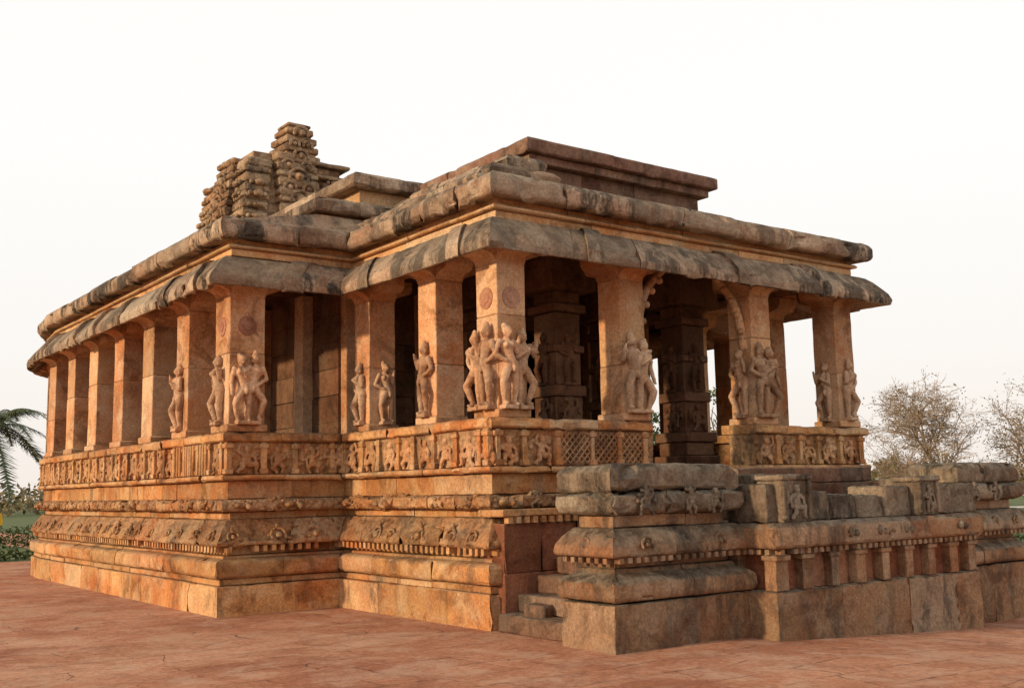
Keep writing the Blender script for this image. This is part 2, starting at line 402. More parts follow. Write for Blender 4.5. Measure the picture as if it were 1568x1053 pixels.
course('plinth_ledge',OL,[(-.6,1.703),(-.1,1.703),(-.07,1.73),(-.08,1.775),(-.6,1.775)],M_plinth,T,chip=.03,st=.1)
course('rail_frieze',OL,[(-.5,1.778),(-.19,1.778),(-.15,2.2),(-.5,2.2)],M_carve,T,seg=(.5,1.0),skip=gap,amp=.007,fn=rough,st=.1)
course('rail_cap',OL,[(-.6,2.203),(-.12,2.203),(-.08,2.22),(-.08,2.30),(-.11,2.33),(-.6,2.33)],M_plinth,T,skip=gap,amp=.007,chip=.04,st=.1,fn=rough)
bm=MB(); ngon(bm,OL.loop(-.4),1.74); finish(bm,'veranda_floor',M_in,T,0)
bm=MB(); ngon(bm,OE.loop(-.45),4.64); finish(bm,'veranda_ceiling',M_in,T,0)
bm=MB(); ngon(bm,OE.loop(-.5),5.17); finish(bm,'roof_deck',M_roof,T,0)
OW=Outline([(.14,-.10),(W-.14,-.10),(W-.14,.3),(.14,.3)])
course('stair_wall_lower',OW,rect(0,-.4,.6,-.15),M_wall,T,edges=[0,1,3],seg=(.5,.9),chip=.02,fn=rough,st=.1); course('stair_wall_upper',OW,rect(-.004,.603,1.14,-.15),M_wall,T,edges=[0,1,3],seg=(.4,.9),chip=.02,fn=rough,st=.1)
course('stair_wall_lip',OW,rect(.04,1.22,1.30,-.15),M_plinth,T,edges=[0,1,3],chip=.03)

bd=MB(); br=MB(); bk=MB(); bs=MB()
R=random.Random(11)
for a in range(58): addbox(bd,(.2+a*.117,-.1,1.18),(.062,.08,.07),0,0,0,0)
def kudu(mb,Mx,w,rn_,r=.017):
    ring=[Mx@Vector((w*math.cos(th),w*math.sin(th),0)) for th in [math.pi*(-.12+1.24*a/8) for a in range(9)]]
    for a in range(8):
        if rn_.random()<.93: cap(mb,ring[a],ring[a+1],r,r,6)
    pst(mb,ICO[1],Mx@Matrix.Scale(w*.5,4))
for i in range(NE):
    L=OL.length(i); n=OL.nrm(i); t=OL.tan(i); rot=math.atan2(t.y,t.x); th0=math.atan2(n.x,-n.y)
    Lo=(OL.corner(i+1,-.1)-OL.corner(i,-.1)).length
    k=int(Lo/.115)
    for j in range(k):
        if R.random()<.05: continue
        p=OL.at(i,(j+.5)/k,-.10); addbox(bd,(p.x,p.y,.83+R.uniform(-.004,.004)),(.062*R.uniform(.8,1.1),.16,.075),rot,0,0,0)
    k=max(1,int(L/.55))
    for j in range(k):
        if R.random()<.12: continue
        tt=(j+.5+R.uniform(-.2,.2))/k; p=OL.at(i,tt,-.015)
        Mx=Matrix.Translation((p.x,p.y,.985))@Matrix.Rotation(rot,4,'Z')@Matrix.Rotation(rad(90-26),4,'X')
        w=R.uniform(.07,.115); kudu(bk,Mx,w,R)
        for sd in (-1,1):
            if R.random()<.7: ball(bk,(p.x+t.x*sd*w*1.5,p.y+t.y*sd*w*1.5,.95),(.035,.035,.022),1)
        if R.random()<.5: ball(bk,Mx@Vector((0,w*1.35,0)),(.025,.025,.045),1)
    for j in range(int(L*7)):
        p=OL.at(i,R.random(),-.085); s=R.uniform(.016,.034)
        ball(bk,(p.x,p.y,R.uniform(1.32,1.44)),(s,s,s*R.uniform(.6,1.3)),1)
    for j in range(int(L*2.6)):
        p=OL.at(i,R.uniform(.02,.98),-.10); h=R.uniform(.15,.20)
        paste(bk,R.choice(small),Matrix.Translation((p.x,p.y,1.30))@Matrix.Rotation(th0,4,'Z')@Matrix.Diagonal((h*R.choice((-1,1))*1.3,h*.8,h,1)))
    k=max(1,int(L/.8))
    for j in range(k):
        if R.random()<.35: continue
        p=OL.at(i,(j+R.uniform(.2,.8))/k,-.07); q=Vector((p.x,p.y,1.38)); s=R.uniform(.7,1.4)
        ball(bk,q,(.06*s,.06*s,.055)); ball(bk,q+n*.05*s+Vector((0,0,-.015)),.038*s)
        for sd in (-1,1): ball(bk,q+t*sd*.05*s+Vector((0,0,.04)),.022)
        ball(bk,q-t*.1*s,(.08*s,.05,.045) if abs(t.x)>.5 else (.05,.08*s,.045))
    pos=[0]; x=0
    while x<Lo-.62: x+=R.uniform(.36,.56); pos.append(x/Lo)
    pos.append(1); k=len(pos)-1
    for j,tt in enumerate(pos):
        if i==0 and gap[0][0]-.01<tt<gap[0][1]+.01: continue
        p=OL.at(i,min(max(tt,.012),.988),-.155); addbox(bs,(p.x,p.y,1.99),(R.uniform(.06,.09),.085,.42),rot,.008,.006,.1)
        addbox(bs,(p.x,p.y,2.15),(.12,.11,.06),rot,.008,.006,.1); addbox(bs,(p.x,p.y,1.82),(.11,.11,.07),rot,.008,.006,.1)
    for j in range(k):
        tt=(pos[j]+pos[j+1])/2; p=OL.at(i,tt,-.155); wp=(pos[j+1]-pos[j])*Lo
        if i==0 and gap[0][0]-.02<tt<gap[0][1]+.02: continue
        lat=(i==0 and j in (3,4)) or R.random()<.03
        slat=(i==E_ML and tt>.80 and tt<.97)
        if slat:
            m=max(2,int(wp/.1))
            for a in range(m):
                q=OL.at(i,tt+((a+.5)/m-.5)*wp*.85/L,-.13); addbox(bs,(q.x,q.y,1.99),(.05,.1,.42),rot,.012,.005,.1)
        elif lat:
            hw_=wp/2-.05
            o=Vector((p.x,p.y,1.99))+n*.02
            def clip(xa,za,xb,zb):
                for s_ in (-1,1):
                    if s_*xa>hw_:
                        if s_*xb>hw_: return None
                        f=(s_*hw_-xa)/(xb-xa); xa,za=s_*hw_,za+(zb-za)*f
                    if s_*xb>hw_:
                        f=(s_*hw_-xa)/(xb-xa); xb,zb=s_*hw_,za+(zb-za)*f
                return xa,za,xb,zb
            for sg in (-1,1):
                for a in range(-5,6):
                    r=clip(a*.09-sg*.18,-.18,a*.09+sg*.18,.18)
                    if r: cap(br,o+t*r[0]+Vector((0,0,r[1])),o+t*r[2]+Vector((0,0,r[3])),.009,.009,5,False)
        else:
            h=R.uniform(.37,.43)
            M=Matrix.Translation((p.x,p.y,1.783))@Matrix.Rotation(th0,4,'Z')@Matrix.Rotation(R.uniform(-.08,.08),4,'Y')@Matrix.Diagonal((h*R.choice((-1,1))*R.uniform(.85,1.1),h*.75,h*.95,1))
            paste(br,R.choice(ganas),M)
finish(bd,'plinth_dentils',M_plinth,T,0); finish(br,'rail_relief_figures',M_rel,T,60,False)
finish(bk,'cornice_motifs',M_carve,T,60,False); finish(bs,'rail_pilasters',M_plinth,T)

# columns
cols=[]
for x in (.50,2.42,4.88,W-.42): cols.append((x,.38,0,.42))
for y in (1.66,3.36): cols.append((.48,y,1,.42)); cols.append((W-.42,y,1,.42))
for y in (3.90,5.42,6.95,8.45,9.95,11.4,12.8): cols.append((XL+.42,y,1,.50)); cols.append((XR-.42,y,1,.50))
for a in range(1,8):
    th=math.pi-a*math.pi/8
    cols.append((HC+4.87*math.cos(th),YA+.1+4.87*math.sin(th),2+th,.48))
bm=MB(); bc=MB(); bmed=MB()
capf=[(-.20,4.05),(.20,4.05),(.23,4.12),(.30,4.165),(.38,4.175),(.45,4.20),(.49,4.26),(.49,4.37),(-.49,4.37),(-.49,4.26),(-.45,4.20),(-.38,4.175),(-.30,4.165),(-.23,4.12)]
for (x,y,k,cw) in cols:
    rot=0 if k<2 else k-2
    u=Vector((math.cos(rot),math.sin(rot),0)); w=Vector((-u.y,u.x,0))
    zb=R.uniform(3.0,3.6); f=cw/.42
    addbox(bm,(x,y,2.333+.05),(cw+.07,cw+.07,.10),rot,.015,.006)
    addbox(bm,(x,y,(2.43+zb)/2),(cw,cw,zb-2.43),rot,.010,.008,.12)
    addbox(bm,(x,y,(zb+.003+4.14)/2),(cw-.004,cw-.004,4.14-zb-.003),rot,.010,.008,.12)
    cp=[(a*f if abs(a)<.4 else a+math.copysign((f-1)*.2,a),b+DZ) for a,b in refine(capf,.08,.008)]
    extr(bc,cp,(x,y,.003),u,w,cw/2-.003); extr(bc,[(a*.97,b) for a,b in cp],(x,y,0),w,u,cw/2-.01)
    if (k==0 and x<.6) or (k==1 and x<0 and 3.8<y<4.2):
        for (nx,ny) in ((0,-1),(-1,0)):
            Mm=Matrix.Translation((x+nx*(cw/2-.005),y+ny*(cw/2-.005),3.74))@Vector((nx,ny,0)).to_track_quat('Z','Y').to_matrix().to_4x4()
            for r1,r2,z in ((.135,.128,.012),(.07,.06,.02)):
                nn=28; vs=[Mm@Vector((r*math.cos(6.2832*a/nn),r*math.sin(6.2832*a/nn),zz)) for r,zz in ((r1,-.01),(r2,z)) for a in range(nn)]
                bmed.add(vs,[(a,(a+1)%nn,nn+(a+1)%nn,nn+a) for a in range(nn)]+[tuple(range(nn,2*nn))])
finish(bm,'veranda_columns',M_col,T); finish(bc,'column_brackets',M_col,T); finish(bmed,'column_medallions',M_med,T,30,False)
course('lintel_beam',OE,rect(-.20,4.373,4.52,-.64),M_col,T,seg=(1.2,2),dz=DZ)
bm=MB()
S=[(1,(.40,.13,2.43),(0,-1),.98,1),(4,(.63,.14,2.43),(0,-1),.94,-1),(0,(.23,.30,2.43),(-1,0),.98,1),(5,(.24,.54,2.43),(-1,0),.92,-1),
   (3,(2.44,.13,2.43),(0,-1),1.0,-1),(2,(4.86,.12,2.43),(0,-1),1.02,1),(1,(4.64,.38,2.43),(-1,0),.98,1),
   (5,(W-.42,.13,2.43),(0,-1),.90,1),(4,(W-.67,.38,2.43),(-1,0),.88,1),
   (0,(.23,1.66,2.43),(-1,0),.93,1),(5,(.23,3.34,2.43),(-1,0),.84,-1),(1,(.50,3.11,2.43),(0,-1),.86,1),
   (2,(XL+.42,3.61,2.43),(0,-1),.95,-1),(1,(XL+.13,3.92,2.43),(-1,0),.92,1),(4,(XL+.13,5.42,2.43),(-1,0),.95,1)]
for k,p,n,h,fl in S: place_fig(bm,k,p,n,h,.84,fl)
finish(bm,'column_statues',M_stat,T,80,False)
bm=MB()
for x0,sg in ((2.63,1),(4.67,-1)):
    pts=[]
    for a in range(11):
        f=a/10; pts.append(Vector((x0+sg*(-.02+.54*f-.10*math.sin(f*math.pi)),.32,3.42+.95*f+.10*math.sin(f*math.pi))))
    for a in range(10): cap(bm,pts[a],pts[a+1],.07-.002*a,.07-.002*(a+1),8)
    for a in range(2,9,2): ball(bm,pts[a]+Vector((sg*.05,-.04,-.03)),(.05,.05,.05),2)
finish(bm,'bracket_struts',M_col,T,60,False)

F10=dict(fn=rough,st=.10,ml=.09)
course('lower_eave',OE,[(-.6,4.523),(-.15,4.34),(.14,4.13),(.20,4.12),(.22,4.20),(.19,4.29),(.03,4.48),(-.06,4.56),(-.5,4.66)],M_eave,T,seg=(.9,1.7),jd=.012,jz=.007,amp=.009,chip=.05,dz=DZ,**F10)
course('eave_joint_ribs',OE,[(-.3,4.50),(.14,4.14),(.20,4.10),(.245,4.11),(.255,4.24),(.22,4.33),(.06,4.52),(-.06,4.60),(-.3,4.66)],M_eave,T,ribs=(1.7,.26),amp=.007,st=.07,ml=.07,fn=rough,chip=.04,dz=DZ)
course('entablature_low',OE,rect(-.2,4.60,4.70,-.5),M_band,T,seg=(.8,1.6),dz=DZ)
course('entablature_mould',OE,[(-.5,4.703),(-.15,4.703),(-.13,4.73),(-.17,4.765),(-.5,4.765)],M_band,T,seg=(.8,1.6),dz=DZ)
course('entablature_top',OE,rect(-.24,4.768,4.86,-.5),M_band,T,seg=(.8,1.6),dz=DZ)
course('upper_eave',OE,[(-.7,4.863),(-.16,4.835),(-.03,4.815),(.01,4.83),(.035,4.88),(.035,5.0),(0,5.06),(-.08,5.11),(-.35,5.13),(-.7,5.14)],M_eave,T,seg=(.6,1.4),jd=.016,jz=.012,amp=.009,chip=.06,dz=DZ,**F10)
def loft(bm,A,za,B,zb):
    n=len(A); bm.add([Vector((p[0],p[1],za)) for p in A]+[Vector((p[0],p[1],zb)) for p in B],[(i,(i+1)%n,n+(i+1)%n,n+i) for i in range(n)])
O1=Outline([(XL+.25,3.75),(XR-.25,3.75)]+apse(XL+.25,XR-.25,YA))
O2=Outline([(-.1,4.0),(W+.1,4.0)]+apse(-.1,W+.1,YA))
O3=Outline([(.68,4.3),(W-.68,4.3)]+apse(.68,W-.68,YA))
bm=MB(); loft(bm,O1.loop(0),5.2,O2.loop(0),5.5); finish(bm,'aisle_roof_slope',M_roof,T,0)
course('roof_step_wall',O2,rect(-.14,5.2,5.56),M_band,T)
course('roof_step_slab',O2,[(-.8,5.563),(0,5.563),(.05,5.60),(.04,5.73),(-.05,5.79),(-.8,5.88)],M_roof,T,amp=.010,fn=rough,chip=.06,st=.12,ml=.1)
course('nave_wall',O3,rect(-.16,5.6,6.12),M_band,T)
course('nave_cornice_slab',O3,[(-.6,6.123),(0,6.123),(.05,6.15),(.05,6.30),(-.02,6.35),(-.6,6.37)],M_roof,T,amp=.009,fn=rough,chip=.05,st=.12,ml=.1)
bm=MB(); ngon(bm,O3.loop(-.5),6.36); finish(bm,'nave_roof',M_roof,T,0)
ON=Outline([(1.84,1.5),(5.52,1.5),(5.52,4.7),(1.84,4.7)])
course('front_nave_wall',ON,rect(-.18,5.05,5.99),M_slab,T)
course('front_nave_fascia',ON,rect(-.06,5.99,6.11),M_slab,T,seg=(1,2))
course('front_nave_slab',ON,[(-.6,6.113),(.03,6.113),(.05,6.13),(.05,6.28),(.01,6.31),(-.6,6.34)],M_slab,T,seg=(1.2,2.2),amp=.006,fn=rough,chip=.03,ml=.1)
bm=MB(); ngon(bm,ON.loop(-.5),6.33); finish(bm,'front_nave_roof',M_slab,T,0)
for k,(x0,y0,z0,z1) in enumerate([(.45,.75,5.20,5.43),(.85,1.0,5.433,5.65),(1.25,1.2,5.653,5.90)]):
    o=Outline([(x0,y0),(1.95,y0),(1.95,4.15),(x0,4.15)])
    course('porch_roof_step_%d'%k,o,[(-.45,z0),(-.06,z0),(.0,z0+.05),(.03,z1-.07),(-.03,z1),(-.45,z1+.02)],M_roof,T,seg=(.45,1.1),amp=.014,jd=.06,jz=.025,edges=[0,3],fn=rough,chip=.08,st=.09,ml=.08)
# tower
bm=MB(); TX,TY=3.75,14.1
RT=random.Random(21)
def hw(z): f=(z-6)/3.4; return 1.54-.06*f-.34*f*f
def tbox(cx,cy,sx,sy,z,h,rot=0): addbox(bm,(cx,cy,z+h/2),(sx,sy,h-.006),rot+RT.uniform(-.02,.02),.03,.022,.14,fn=rough)
z=6.0; kk=0; seq=[(.20,0),(.05,-.07),(.13,.02),(.05,-.06),(.17,0),(.05,-.06)]
while z<9.3:
    h,g=seq[kk%6]; w=hw(z)
    addbox(bm,(TX,TY,z+h/2),(2*w-.40,2*w-.40,h-.004),0,.01,.01,.5)
    for sx in (-1,1):
        for sy in (-1,1):
            lim=9.05 if not (sx>0 and sy<0) else 8.85
            if sx<0 and sy>0: lim=8.9
            if z<lim: tbox(TX+sx*(w-.30),TY+sy*(w-.30),.62+g,.62+g,z+.002,h)
    for dx,dy in ((0,-1),(0,1),(-1,0),(1,0)):
        if dx and z>9.15: continue
        ww=1.02+g
        tbox(TX+dx*(w-.26),TY+dy*(w-.26),(ww if dx==0 else .7+g),(ww if dy==0 else .7+g),z+.001,h)
    z+=h; kk+=1
tbox(TX+.90,TY-.92,.86,.74,8.95,.10); tbox(TX+.86,TY-.88,.6,.6,9.05,.2); tbox(TX+.92,TY-.92,.9,.8,9.25,.10)
tbox(TX-.88,TY-.88,.60,.60,9.10,.14,.1); tbox(TX-.98,TY,.60,.9,9.24,.14,.1); tbox(TX-1.0,TY+.05,.45,.6,9.37,.08,.1); tbox(TX-.9,TY+.75,.45,.5,9.0,.12,.2)
zz=9.30
for a,(s,h) in enumerate([(.96,.16),(.80,.07),(.90,.16),(.72,.06),(.84,.16),(.62,.07),(.72,.15),(.55,.05),(.60,.09)]):
    tbox(TX+.12,TY-.80,s,s*.95,zz,h,.03); zz+=h
finish(bm,'shikhara_tower',M_tower,T)
bm=MB()
z0=6.9; row=0
while z0<10.0:
    w=hw(min(z0,9.3))
    for n,c in ((Vector((0,-1,0)),Vector((TX+(.1 if z0>9.3 else 0),TY-w-.10,z0))),(Vector((-1,0,0)),Vector((TX-w-.10,TY,z0)))):
        t=Vector((-n.y,n.x,0))
        if n.x and z0>9.0: continue
        for off,rr in (((0,.24),) if row%2 else ((-.24,.15),(.24,.15))):
            if z0>9.4: off*=.7; rr*=.75
            cc=c+t*off
            ring=[cc+t*(rr*math.cos(th))+Vector((0,0,rr*.85*math.sin(th))) for th in [math.pi*(-.1+1.2*a/8) for a in range(9)]]
            for a in range(8): cap(bm,ring[a],ring[a+1],.04,.04,6)
            ball(bm,cc,rr*.5)
        for sd in (-1,1):
            cc=c+t*sd*(w-.3)+n*(-.04)
            if z0<8.95 and RT.random()<.8:
                s=RT.uniform(.7,1.2); ball(bm,cc,(.13*s,.13*s,.08*s)); ball(bm,cc+t*.17,.06*s); ball(bm,cc-t*.17,.06*s)
    z0+=.28; row+=1
finish(bm,'tower_motifs',M_tower,T,60,False)

# hall inside
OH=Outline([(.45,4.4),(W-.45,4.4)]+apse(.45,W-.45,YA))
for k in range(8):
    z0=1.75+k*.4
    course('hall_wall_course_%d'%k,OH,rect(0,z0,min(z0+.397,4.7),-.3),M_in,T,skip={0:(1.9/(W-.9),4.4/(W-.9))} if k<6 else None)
bm=MB()
for x in (.62,1.9,2.7,4.5,5.3,6.5): addbox(bm,(x,4.32,3.15),(.26,.2,2.8),0,.01,.006)
for y in (5.4,6.95,8.45,9.95,11.4): addbox(bm,(.38,y,3.15),(.2,.3,2.8),0,.01,.006)
finish(bm,'hall_pilasters',M_col,T)
bm=MB(); bst=MB()
for (x,y) in ((2.42,1.70),(4.88,1.70),(2.42,3.36),(4.88,3.36),(2.42,6),(4.88,6),(2.42,8),(4.88,8)):
    for (z0,z1,s) in ((1.74,1.95,.70),(1.953,2.15,.58),(2.153,2.3,.66),(2.303,2.75,.48),(2.753,2.9,.56),(2.903,3.35,.46),(3.353,3.45,.54),(3.453,3.9,.46),(3.903,4.02,.58),(4.023,4.2,.46),(4.203,4.64,.8)):
        addbox(bm,(x,y,(z0+z1)/2),(s,s,z1-z0),0,.015,.008)
    for n in ((0,-1),(-1,0)):
        place_fig(bst,R.choice((0,1,4,5)),(x+n[0]*.25,y+n[1]*.25,2.9),n,.72)
        paste(bst,R.choice(ganas),Matrix.Translation((x+n[0]*.26,y+n[1]*.26,2.31))@Matrix.Rotation(math.atan2(n[0],-n[1]),4,'Z')@Matrix.Diagonal((.4,.3,.42,1)))
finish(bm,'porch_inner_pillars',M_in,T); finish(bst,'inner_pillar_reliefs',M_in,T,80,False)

# ================================================================ STAIR PARAPET
P=empty('stair_parapet')
RG=dict(fn=rough,st=.08,ml=.07)
def zrow(prefix,o,B=False):
    zb=-.45
    course(prefix+'_base',o,rect(.02,zb,.44,-.34),M_par,P,seg=(.8,1.6),amp=.006,chip=.03,**RG)
    if not B:
        course(prefix+'_torus',o,[(-.34,.443),(-.06,.443),(.03,.46),(.055,.50),(.05,.62),(0,.66),(-.10,.70),(-.12,.75),(-.34,.75)],M_par,P,amp=.006,chip=.03,**RG)
        course(prefix+'_recess',o,rect(-.14,.753,.86,-.34),M_par,P)
    else:
        course(prefix+'_panel',o,rect(-.10,.383,.86,-.34),M_wall,P,seg=(.4,.9))
        course(prefix+'_panel_sill',o,rect(.0,.40,.45,-.34),M_par,P,amp=.006,chip=.03,**RG)
    course(prefix+'_cornice',o,[(-.34,.862),(.03,.862),(.06,.89),(.05,.97),(-.01,1.06),(-.08,1.13),(-.34,1.13)] if not B else [(-.34,.862),(.04,.862),(.07,.89),(.07,1.07),(.02,1.12),(-.34,1.12)],M_par,P,amp=.008,chip=.04,**RG)
    b=MB(); bp_=MB()
    for i in range(o.n):
        L=(o.corner(i+1,-.04)-o.corner(i,-.04)).length; t=o.tan(i); n=o.nrm(i); rot=math.atan2(t.y,t.x); k=max(1,int(L/.1))
        for j in range(k):
            if R.random()<.06: continue
            p=o.at(i,(j+.5)/k,-.02); addbox(b,(p.x,p.y,.835),(.055,.12,.05),rot,0,0,0)
        if B:
            k=max(2,round(L/.46))
            for j in range(k+1):
                p=o.at(i,min(max(j/k,.02),.98),-.05); wq=R.uniform(.10,.17)
                addbox(bp_,(p.x,p.y,.63),(wq,.11,.36),rot,.006,.003,.12)
                addbox(bp_,(p.x,p.y,.775),(wq+.05,.14,.05),rot,.006,.003,.12)
        for j in range(max(1,int(L/.6))):
            p=o.at(i,(j+.5+R.uniform(-.2,.2))/max(1,int(L/.6)),.035)
            kudu(b,Matrix.Translation((p.x,p.y,.97))@Matrix.Rotation(rot,4,'Z')@Matrix.Rotation(rad(78),4,'X'),.07,R,.015)
    finish(b,prefix+'_ornament',M_par,P,35)
    if B: finish(bp_,prefix+'_pilasters',M_par,P,35)
def rc(x0,y0,x1,y1): return Outline([(x0,y0),(x1,y0),(x1,y1),(x0,y1)])
A=rc(-.12,-2.16,1.72,-1.42); B=rc(1.725,-2.52,5.4,-1.42); C=rc(5.405,-2.16,7.3,-1.42)
zrow('left_pier',A); zrow('central_pier',B,True); zrow('right_pier',C)
for nm,o in (('left',rc(-.08,-2.12,1.58,-1.46)),('right',rc(5.75,-2.12,7.2,-1.46))):
    course(nm+'_pier_neck',o,rect(-.08,1.133,1.25,-.31),M_par,P)
    course(nm+'_pier_top_lower',o,[(-.31,1.253),(-.05,1.253),(.04,1.28),(.07,1.34),(.06,1.44),(-.02,1.47),(-.31,1.47)],M_part,P,amp=.012,chip=.07,jd=.03,**RG)
    course(nm+'_pier_top',o,[(-.31,1.473),(0,1.473),(.04,1.50),(.05,1.66),(0,1.72),(-.31,1.74)],M_part,P,amp=.012,chip=.07,seg=(.5,1),jd=.04,jz=.015,**RG)
bm=MB(); RP=random.Random(8)
x=1.70
while x<5.6:
    w=RP.uniform(.35,.85); h=RP.uniform(.22,.40)
    addbox(bm,(x+w/2,-2.13+RP.uniform(-.05,.05),1.125+h/2),(w-.02,.52,h),RP.uniform(-.04,.04),.015,.024,.06,top=RP.uniform(.88,.98),fn=rough)
    if RP.random()<.5: addbox(bm,(x+w*RP.uniform(.3,.7),-2.0,1.125+h+.05),(w*.45,.3,.12),RP.uniform(-.3,.3),.015,.02,.06,fn=rough)
    x+=w
for x,w,h in ((2.12,.46,.44),(4.5,.40,.40)):
    addbox(bm,(x,-2.33,1.12+h/2),(w,.34,h),.02,.015,.012,.07,fn=rough)
    addbox(bm,(x,-2.345,1.14+h),(w+.06,.38,.06),.02,.015,.01,.07,fn=rough)
    for sd in (-1,1): addbox(bm,(x+sd*(w/2-.03),-2.51,1.13+h/2),(.06,.05,h*.9),0,.01,.006,.07,fn=rough)
finish(bm,'weathered_coping_stones',M_part,P)
bm=MB()
for x,h in ((2.12,.38),(4.5,.34)): paste(bm,ganas[int(x)],Matrix.Translation((x,-2.505,1.15))@Matrix.Diagonal((h*.9,h*.6,h,1)))
for x,y in ((.9,-2.20),(1.25,-2.20),(6.0,-2.2),(6.5,-2.2),(.3,-2.2)):
    paste(bm,R.choice(ganas),Matrix.Translation((x,y,1.24))@Matrix.Diagonal((.26,.2,.26,1)))
for x in (2.9,3.4,3.9,5.0):
    ball(bm,(x,-2.58,1.0),(.05,.03,.06)); ball(bm,(x+.1,-2.58,.98),(.04,.03,.04))
finish(bm,'parapet_carvings',M_part,P,60,False)
ST=empty('stone_steps'); bm=MB()
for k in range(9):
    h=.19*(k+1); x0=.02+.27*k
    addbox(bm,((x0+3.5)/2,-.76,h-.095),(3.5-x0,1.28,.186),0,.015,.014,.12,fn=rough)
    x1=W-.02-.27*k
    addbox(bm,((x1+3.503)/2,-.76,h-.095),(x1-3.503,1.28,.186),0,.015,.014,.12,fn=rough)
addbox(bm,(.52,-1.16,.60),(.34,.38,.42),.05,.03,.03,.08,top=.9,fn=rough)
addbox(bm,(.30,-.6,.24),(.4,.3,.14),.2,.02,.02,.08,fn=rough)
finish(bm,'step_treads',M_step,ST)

# ================================================================ GROUND
def gz(x,y): return -.055*min(max(x-1.2,0),5)
bm=MB()
xs=[-900,-300,-100,-40,-20,-10,-6,-3,-1,0,1.2,2.2,3.2,4.2,5.2,6.2,8,12,20,40,100,300,900]
ys=[-900,-200,-60,-20,-8,-4,-2,0,2,5,10,18,30,60,200,900]
nx=len(xs)
bm.add([Vector((x,y,gz(x,y))) for y in ys for x in xs],[(j*nx+i,j*nx+i+1,(j+1)*nx+i+1,(j+1)*nx+i) for j in range(len(ys)-1) for i in range(nx-1)])
finish(bm,'paved_ground',M_ground,None,180,False)
bm=MB()
for q in (((-300,19.2,.004),(1.2,19.2,.004),(1.2,700,.004),(-300,700,.004)),((13,-300,-.271),(800,-300,-.271),(800,700,-.271),(13,700,-.271)),((6.2,21,-.271),(13,21,-.271),(13,700,-.271),(6.2,700,-.271))):
    bm.add([Vector(p) for p in q],[(0,1,2,3)])
finish(bm,'grass_lawn',M_grass,None,0,False)
def leafcloud(bm,c,r,n,size,rn):
    for _ in range(n):
        while True:
            q=Vector((rn.uniform(-1,1),rn.uniform(-1,1),rn.uniform(-1,1)))
            if .25<q.length<1: break
        p=Vector(c)+Vector((q.x*r[0],q.y*r[1],q.z*r[2]))
        a=Vector((rn.gauss(0,1),rn.gauss(0,1),rn.gauss(0,1))).normalized()*size*rn.uniform(.6,1.3)
        b=a.cross(Vector((rn.gauss(0,1),rn.gauss(0,1),rn.gauss(0,1)))).normalized()*size*.45
        bm.add([p-a,p+b,p+a,p-b],[(0,1,2,3)])
rn=random.Random(5)
def hedge(name,p0,p1,w,h,z,fl=0):
    e=empty(name); p0=Vector(p0);p1=Vector(p1);L=(p1-p0).length; bm=MB()
    for k in range(int(L/.35)):
        q=p0.lerp(p1,(k+.5)/int(L/.35)); leafcloud(bm,(q.x,q.y,z+h*.5),(w/2,w/2,h*.55*rn.uniform(.85,1.15)),90,.06,rn)
    finish(bm,'hedge_leaves',M_leaf if not fl else M_grass,e,0,False)
    if fl:
        bm=MB()
        for k in range(int(L*fl)):
            q=p0.lerp(p1,rn.random()); ball(bm,(q.x+rn.uniform(-w,w)*.4,q.y+rn.uniform(-w,w)*.4,z+h*rn.uniform(.9,1.15)),.05,1)
        finish(bm,'hedge_flowers',M_yel,e,0,False)
hedge('low_hedge',(-9,18.4),(1,20.2),.8,.26,0)
hedge('low_hedge',(-10,25.5),(3,27.6),.6,.35,0)
hedge('low_hedge',(-12,31.5),(4,34),.9,.55,0)
hedge('flowering_hedge',(19,8),(27,3.5),1.2,.5,-.27,9)
def branch(bm,p,d,L,r,depth,rn,spread=.55,tips=None):
    q=p+d*L*.5+Vector((rn.gauss(0,.06),rn.gauss(0,.06),0))*L; e=p+d*L
    for a,b,r1,r2 in ((p,q,r,r*.85),(q,e,r*.85,r*.68)): cap(bm,a,b,r1,r2,5 if depth>2 else 3,False)
    if depth==0:
        if tips is not None: tips.append(e)
        return
    for k in range(3 if depth<5 else 4):
        nd_=(d+Vector((rn.gauss(0,spread),rn.gauss(0,spread),rn.gauss(.04,spread*.6)))).normalized()
        branch(bm,e if k<2 else q,nd_,L*rn.uniform(.62,.88),max(r*.62,.010),depth-1,rn,spread,tips)
def baretree(name,x,y,h,depth=6,leafy=0,z=-.27,sp=.6):
    e=empty(name); bm=MB(); tips=[]
    branch(bm,Vector((x,y,z)),Vector((rn.uniform(-.05,.05),rn.uniform(-.05,.05),1)).normalized(),h*.24,h*.014,depth,rn,sp,tips)
    finish(bm,'trunk_and_branches',M_twig,e,0,False)
    if leafy:
        bm=MB()
        for t in tips:
            if rn.random()<leafy: leafcloud(bm,t,(h*.06,)*3,4,h*.009,rn)
        finish(bm,'leaves',M_leafd,e,0,False)
baretree('bare_tree',47.6,24.4,10.2,7,.05,sp=.85)
baretree('bare_tree',51.4,21.2,8.8,6,.35,sp=.85)
baretree('bare_tree',51.6,27.9,6.4,6,.4,sp=.7)
baretree('bare_tree',55,20.5,8.2,6,.4,sp=.8)
def leafytree(name,x,y,h,r,z=-.27,mat=None,n=26,q=120):
    e=empty(name); bm=MB(); tips=[]
    branch(bm,Vector((x,y,z)),Vector((0,0,1)),h*.3,h*.03,4,rn,.5,tips)
    finish(bm,'trunk',M_bark,e,0,False)
    bm=MB()
    for k in range(n):
        a=rn.uniform(0,6.28); rr=r*math.sqrt(rn.random())*.85
        leafcloud(bm,(x+rr*math.cos(a),y+rr*math.sin(a),z+h*rn.uniform(.35,.95)),(r*.28,r*.28,r*.2),q,.11,rn)
    finish(bm,'leaves',mat or M_leaf,e,0,False)
leafytree('leafy_tree',31,24.4,6.2,2.0)
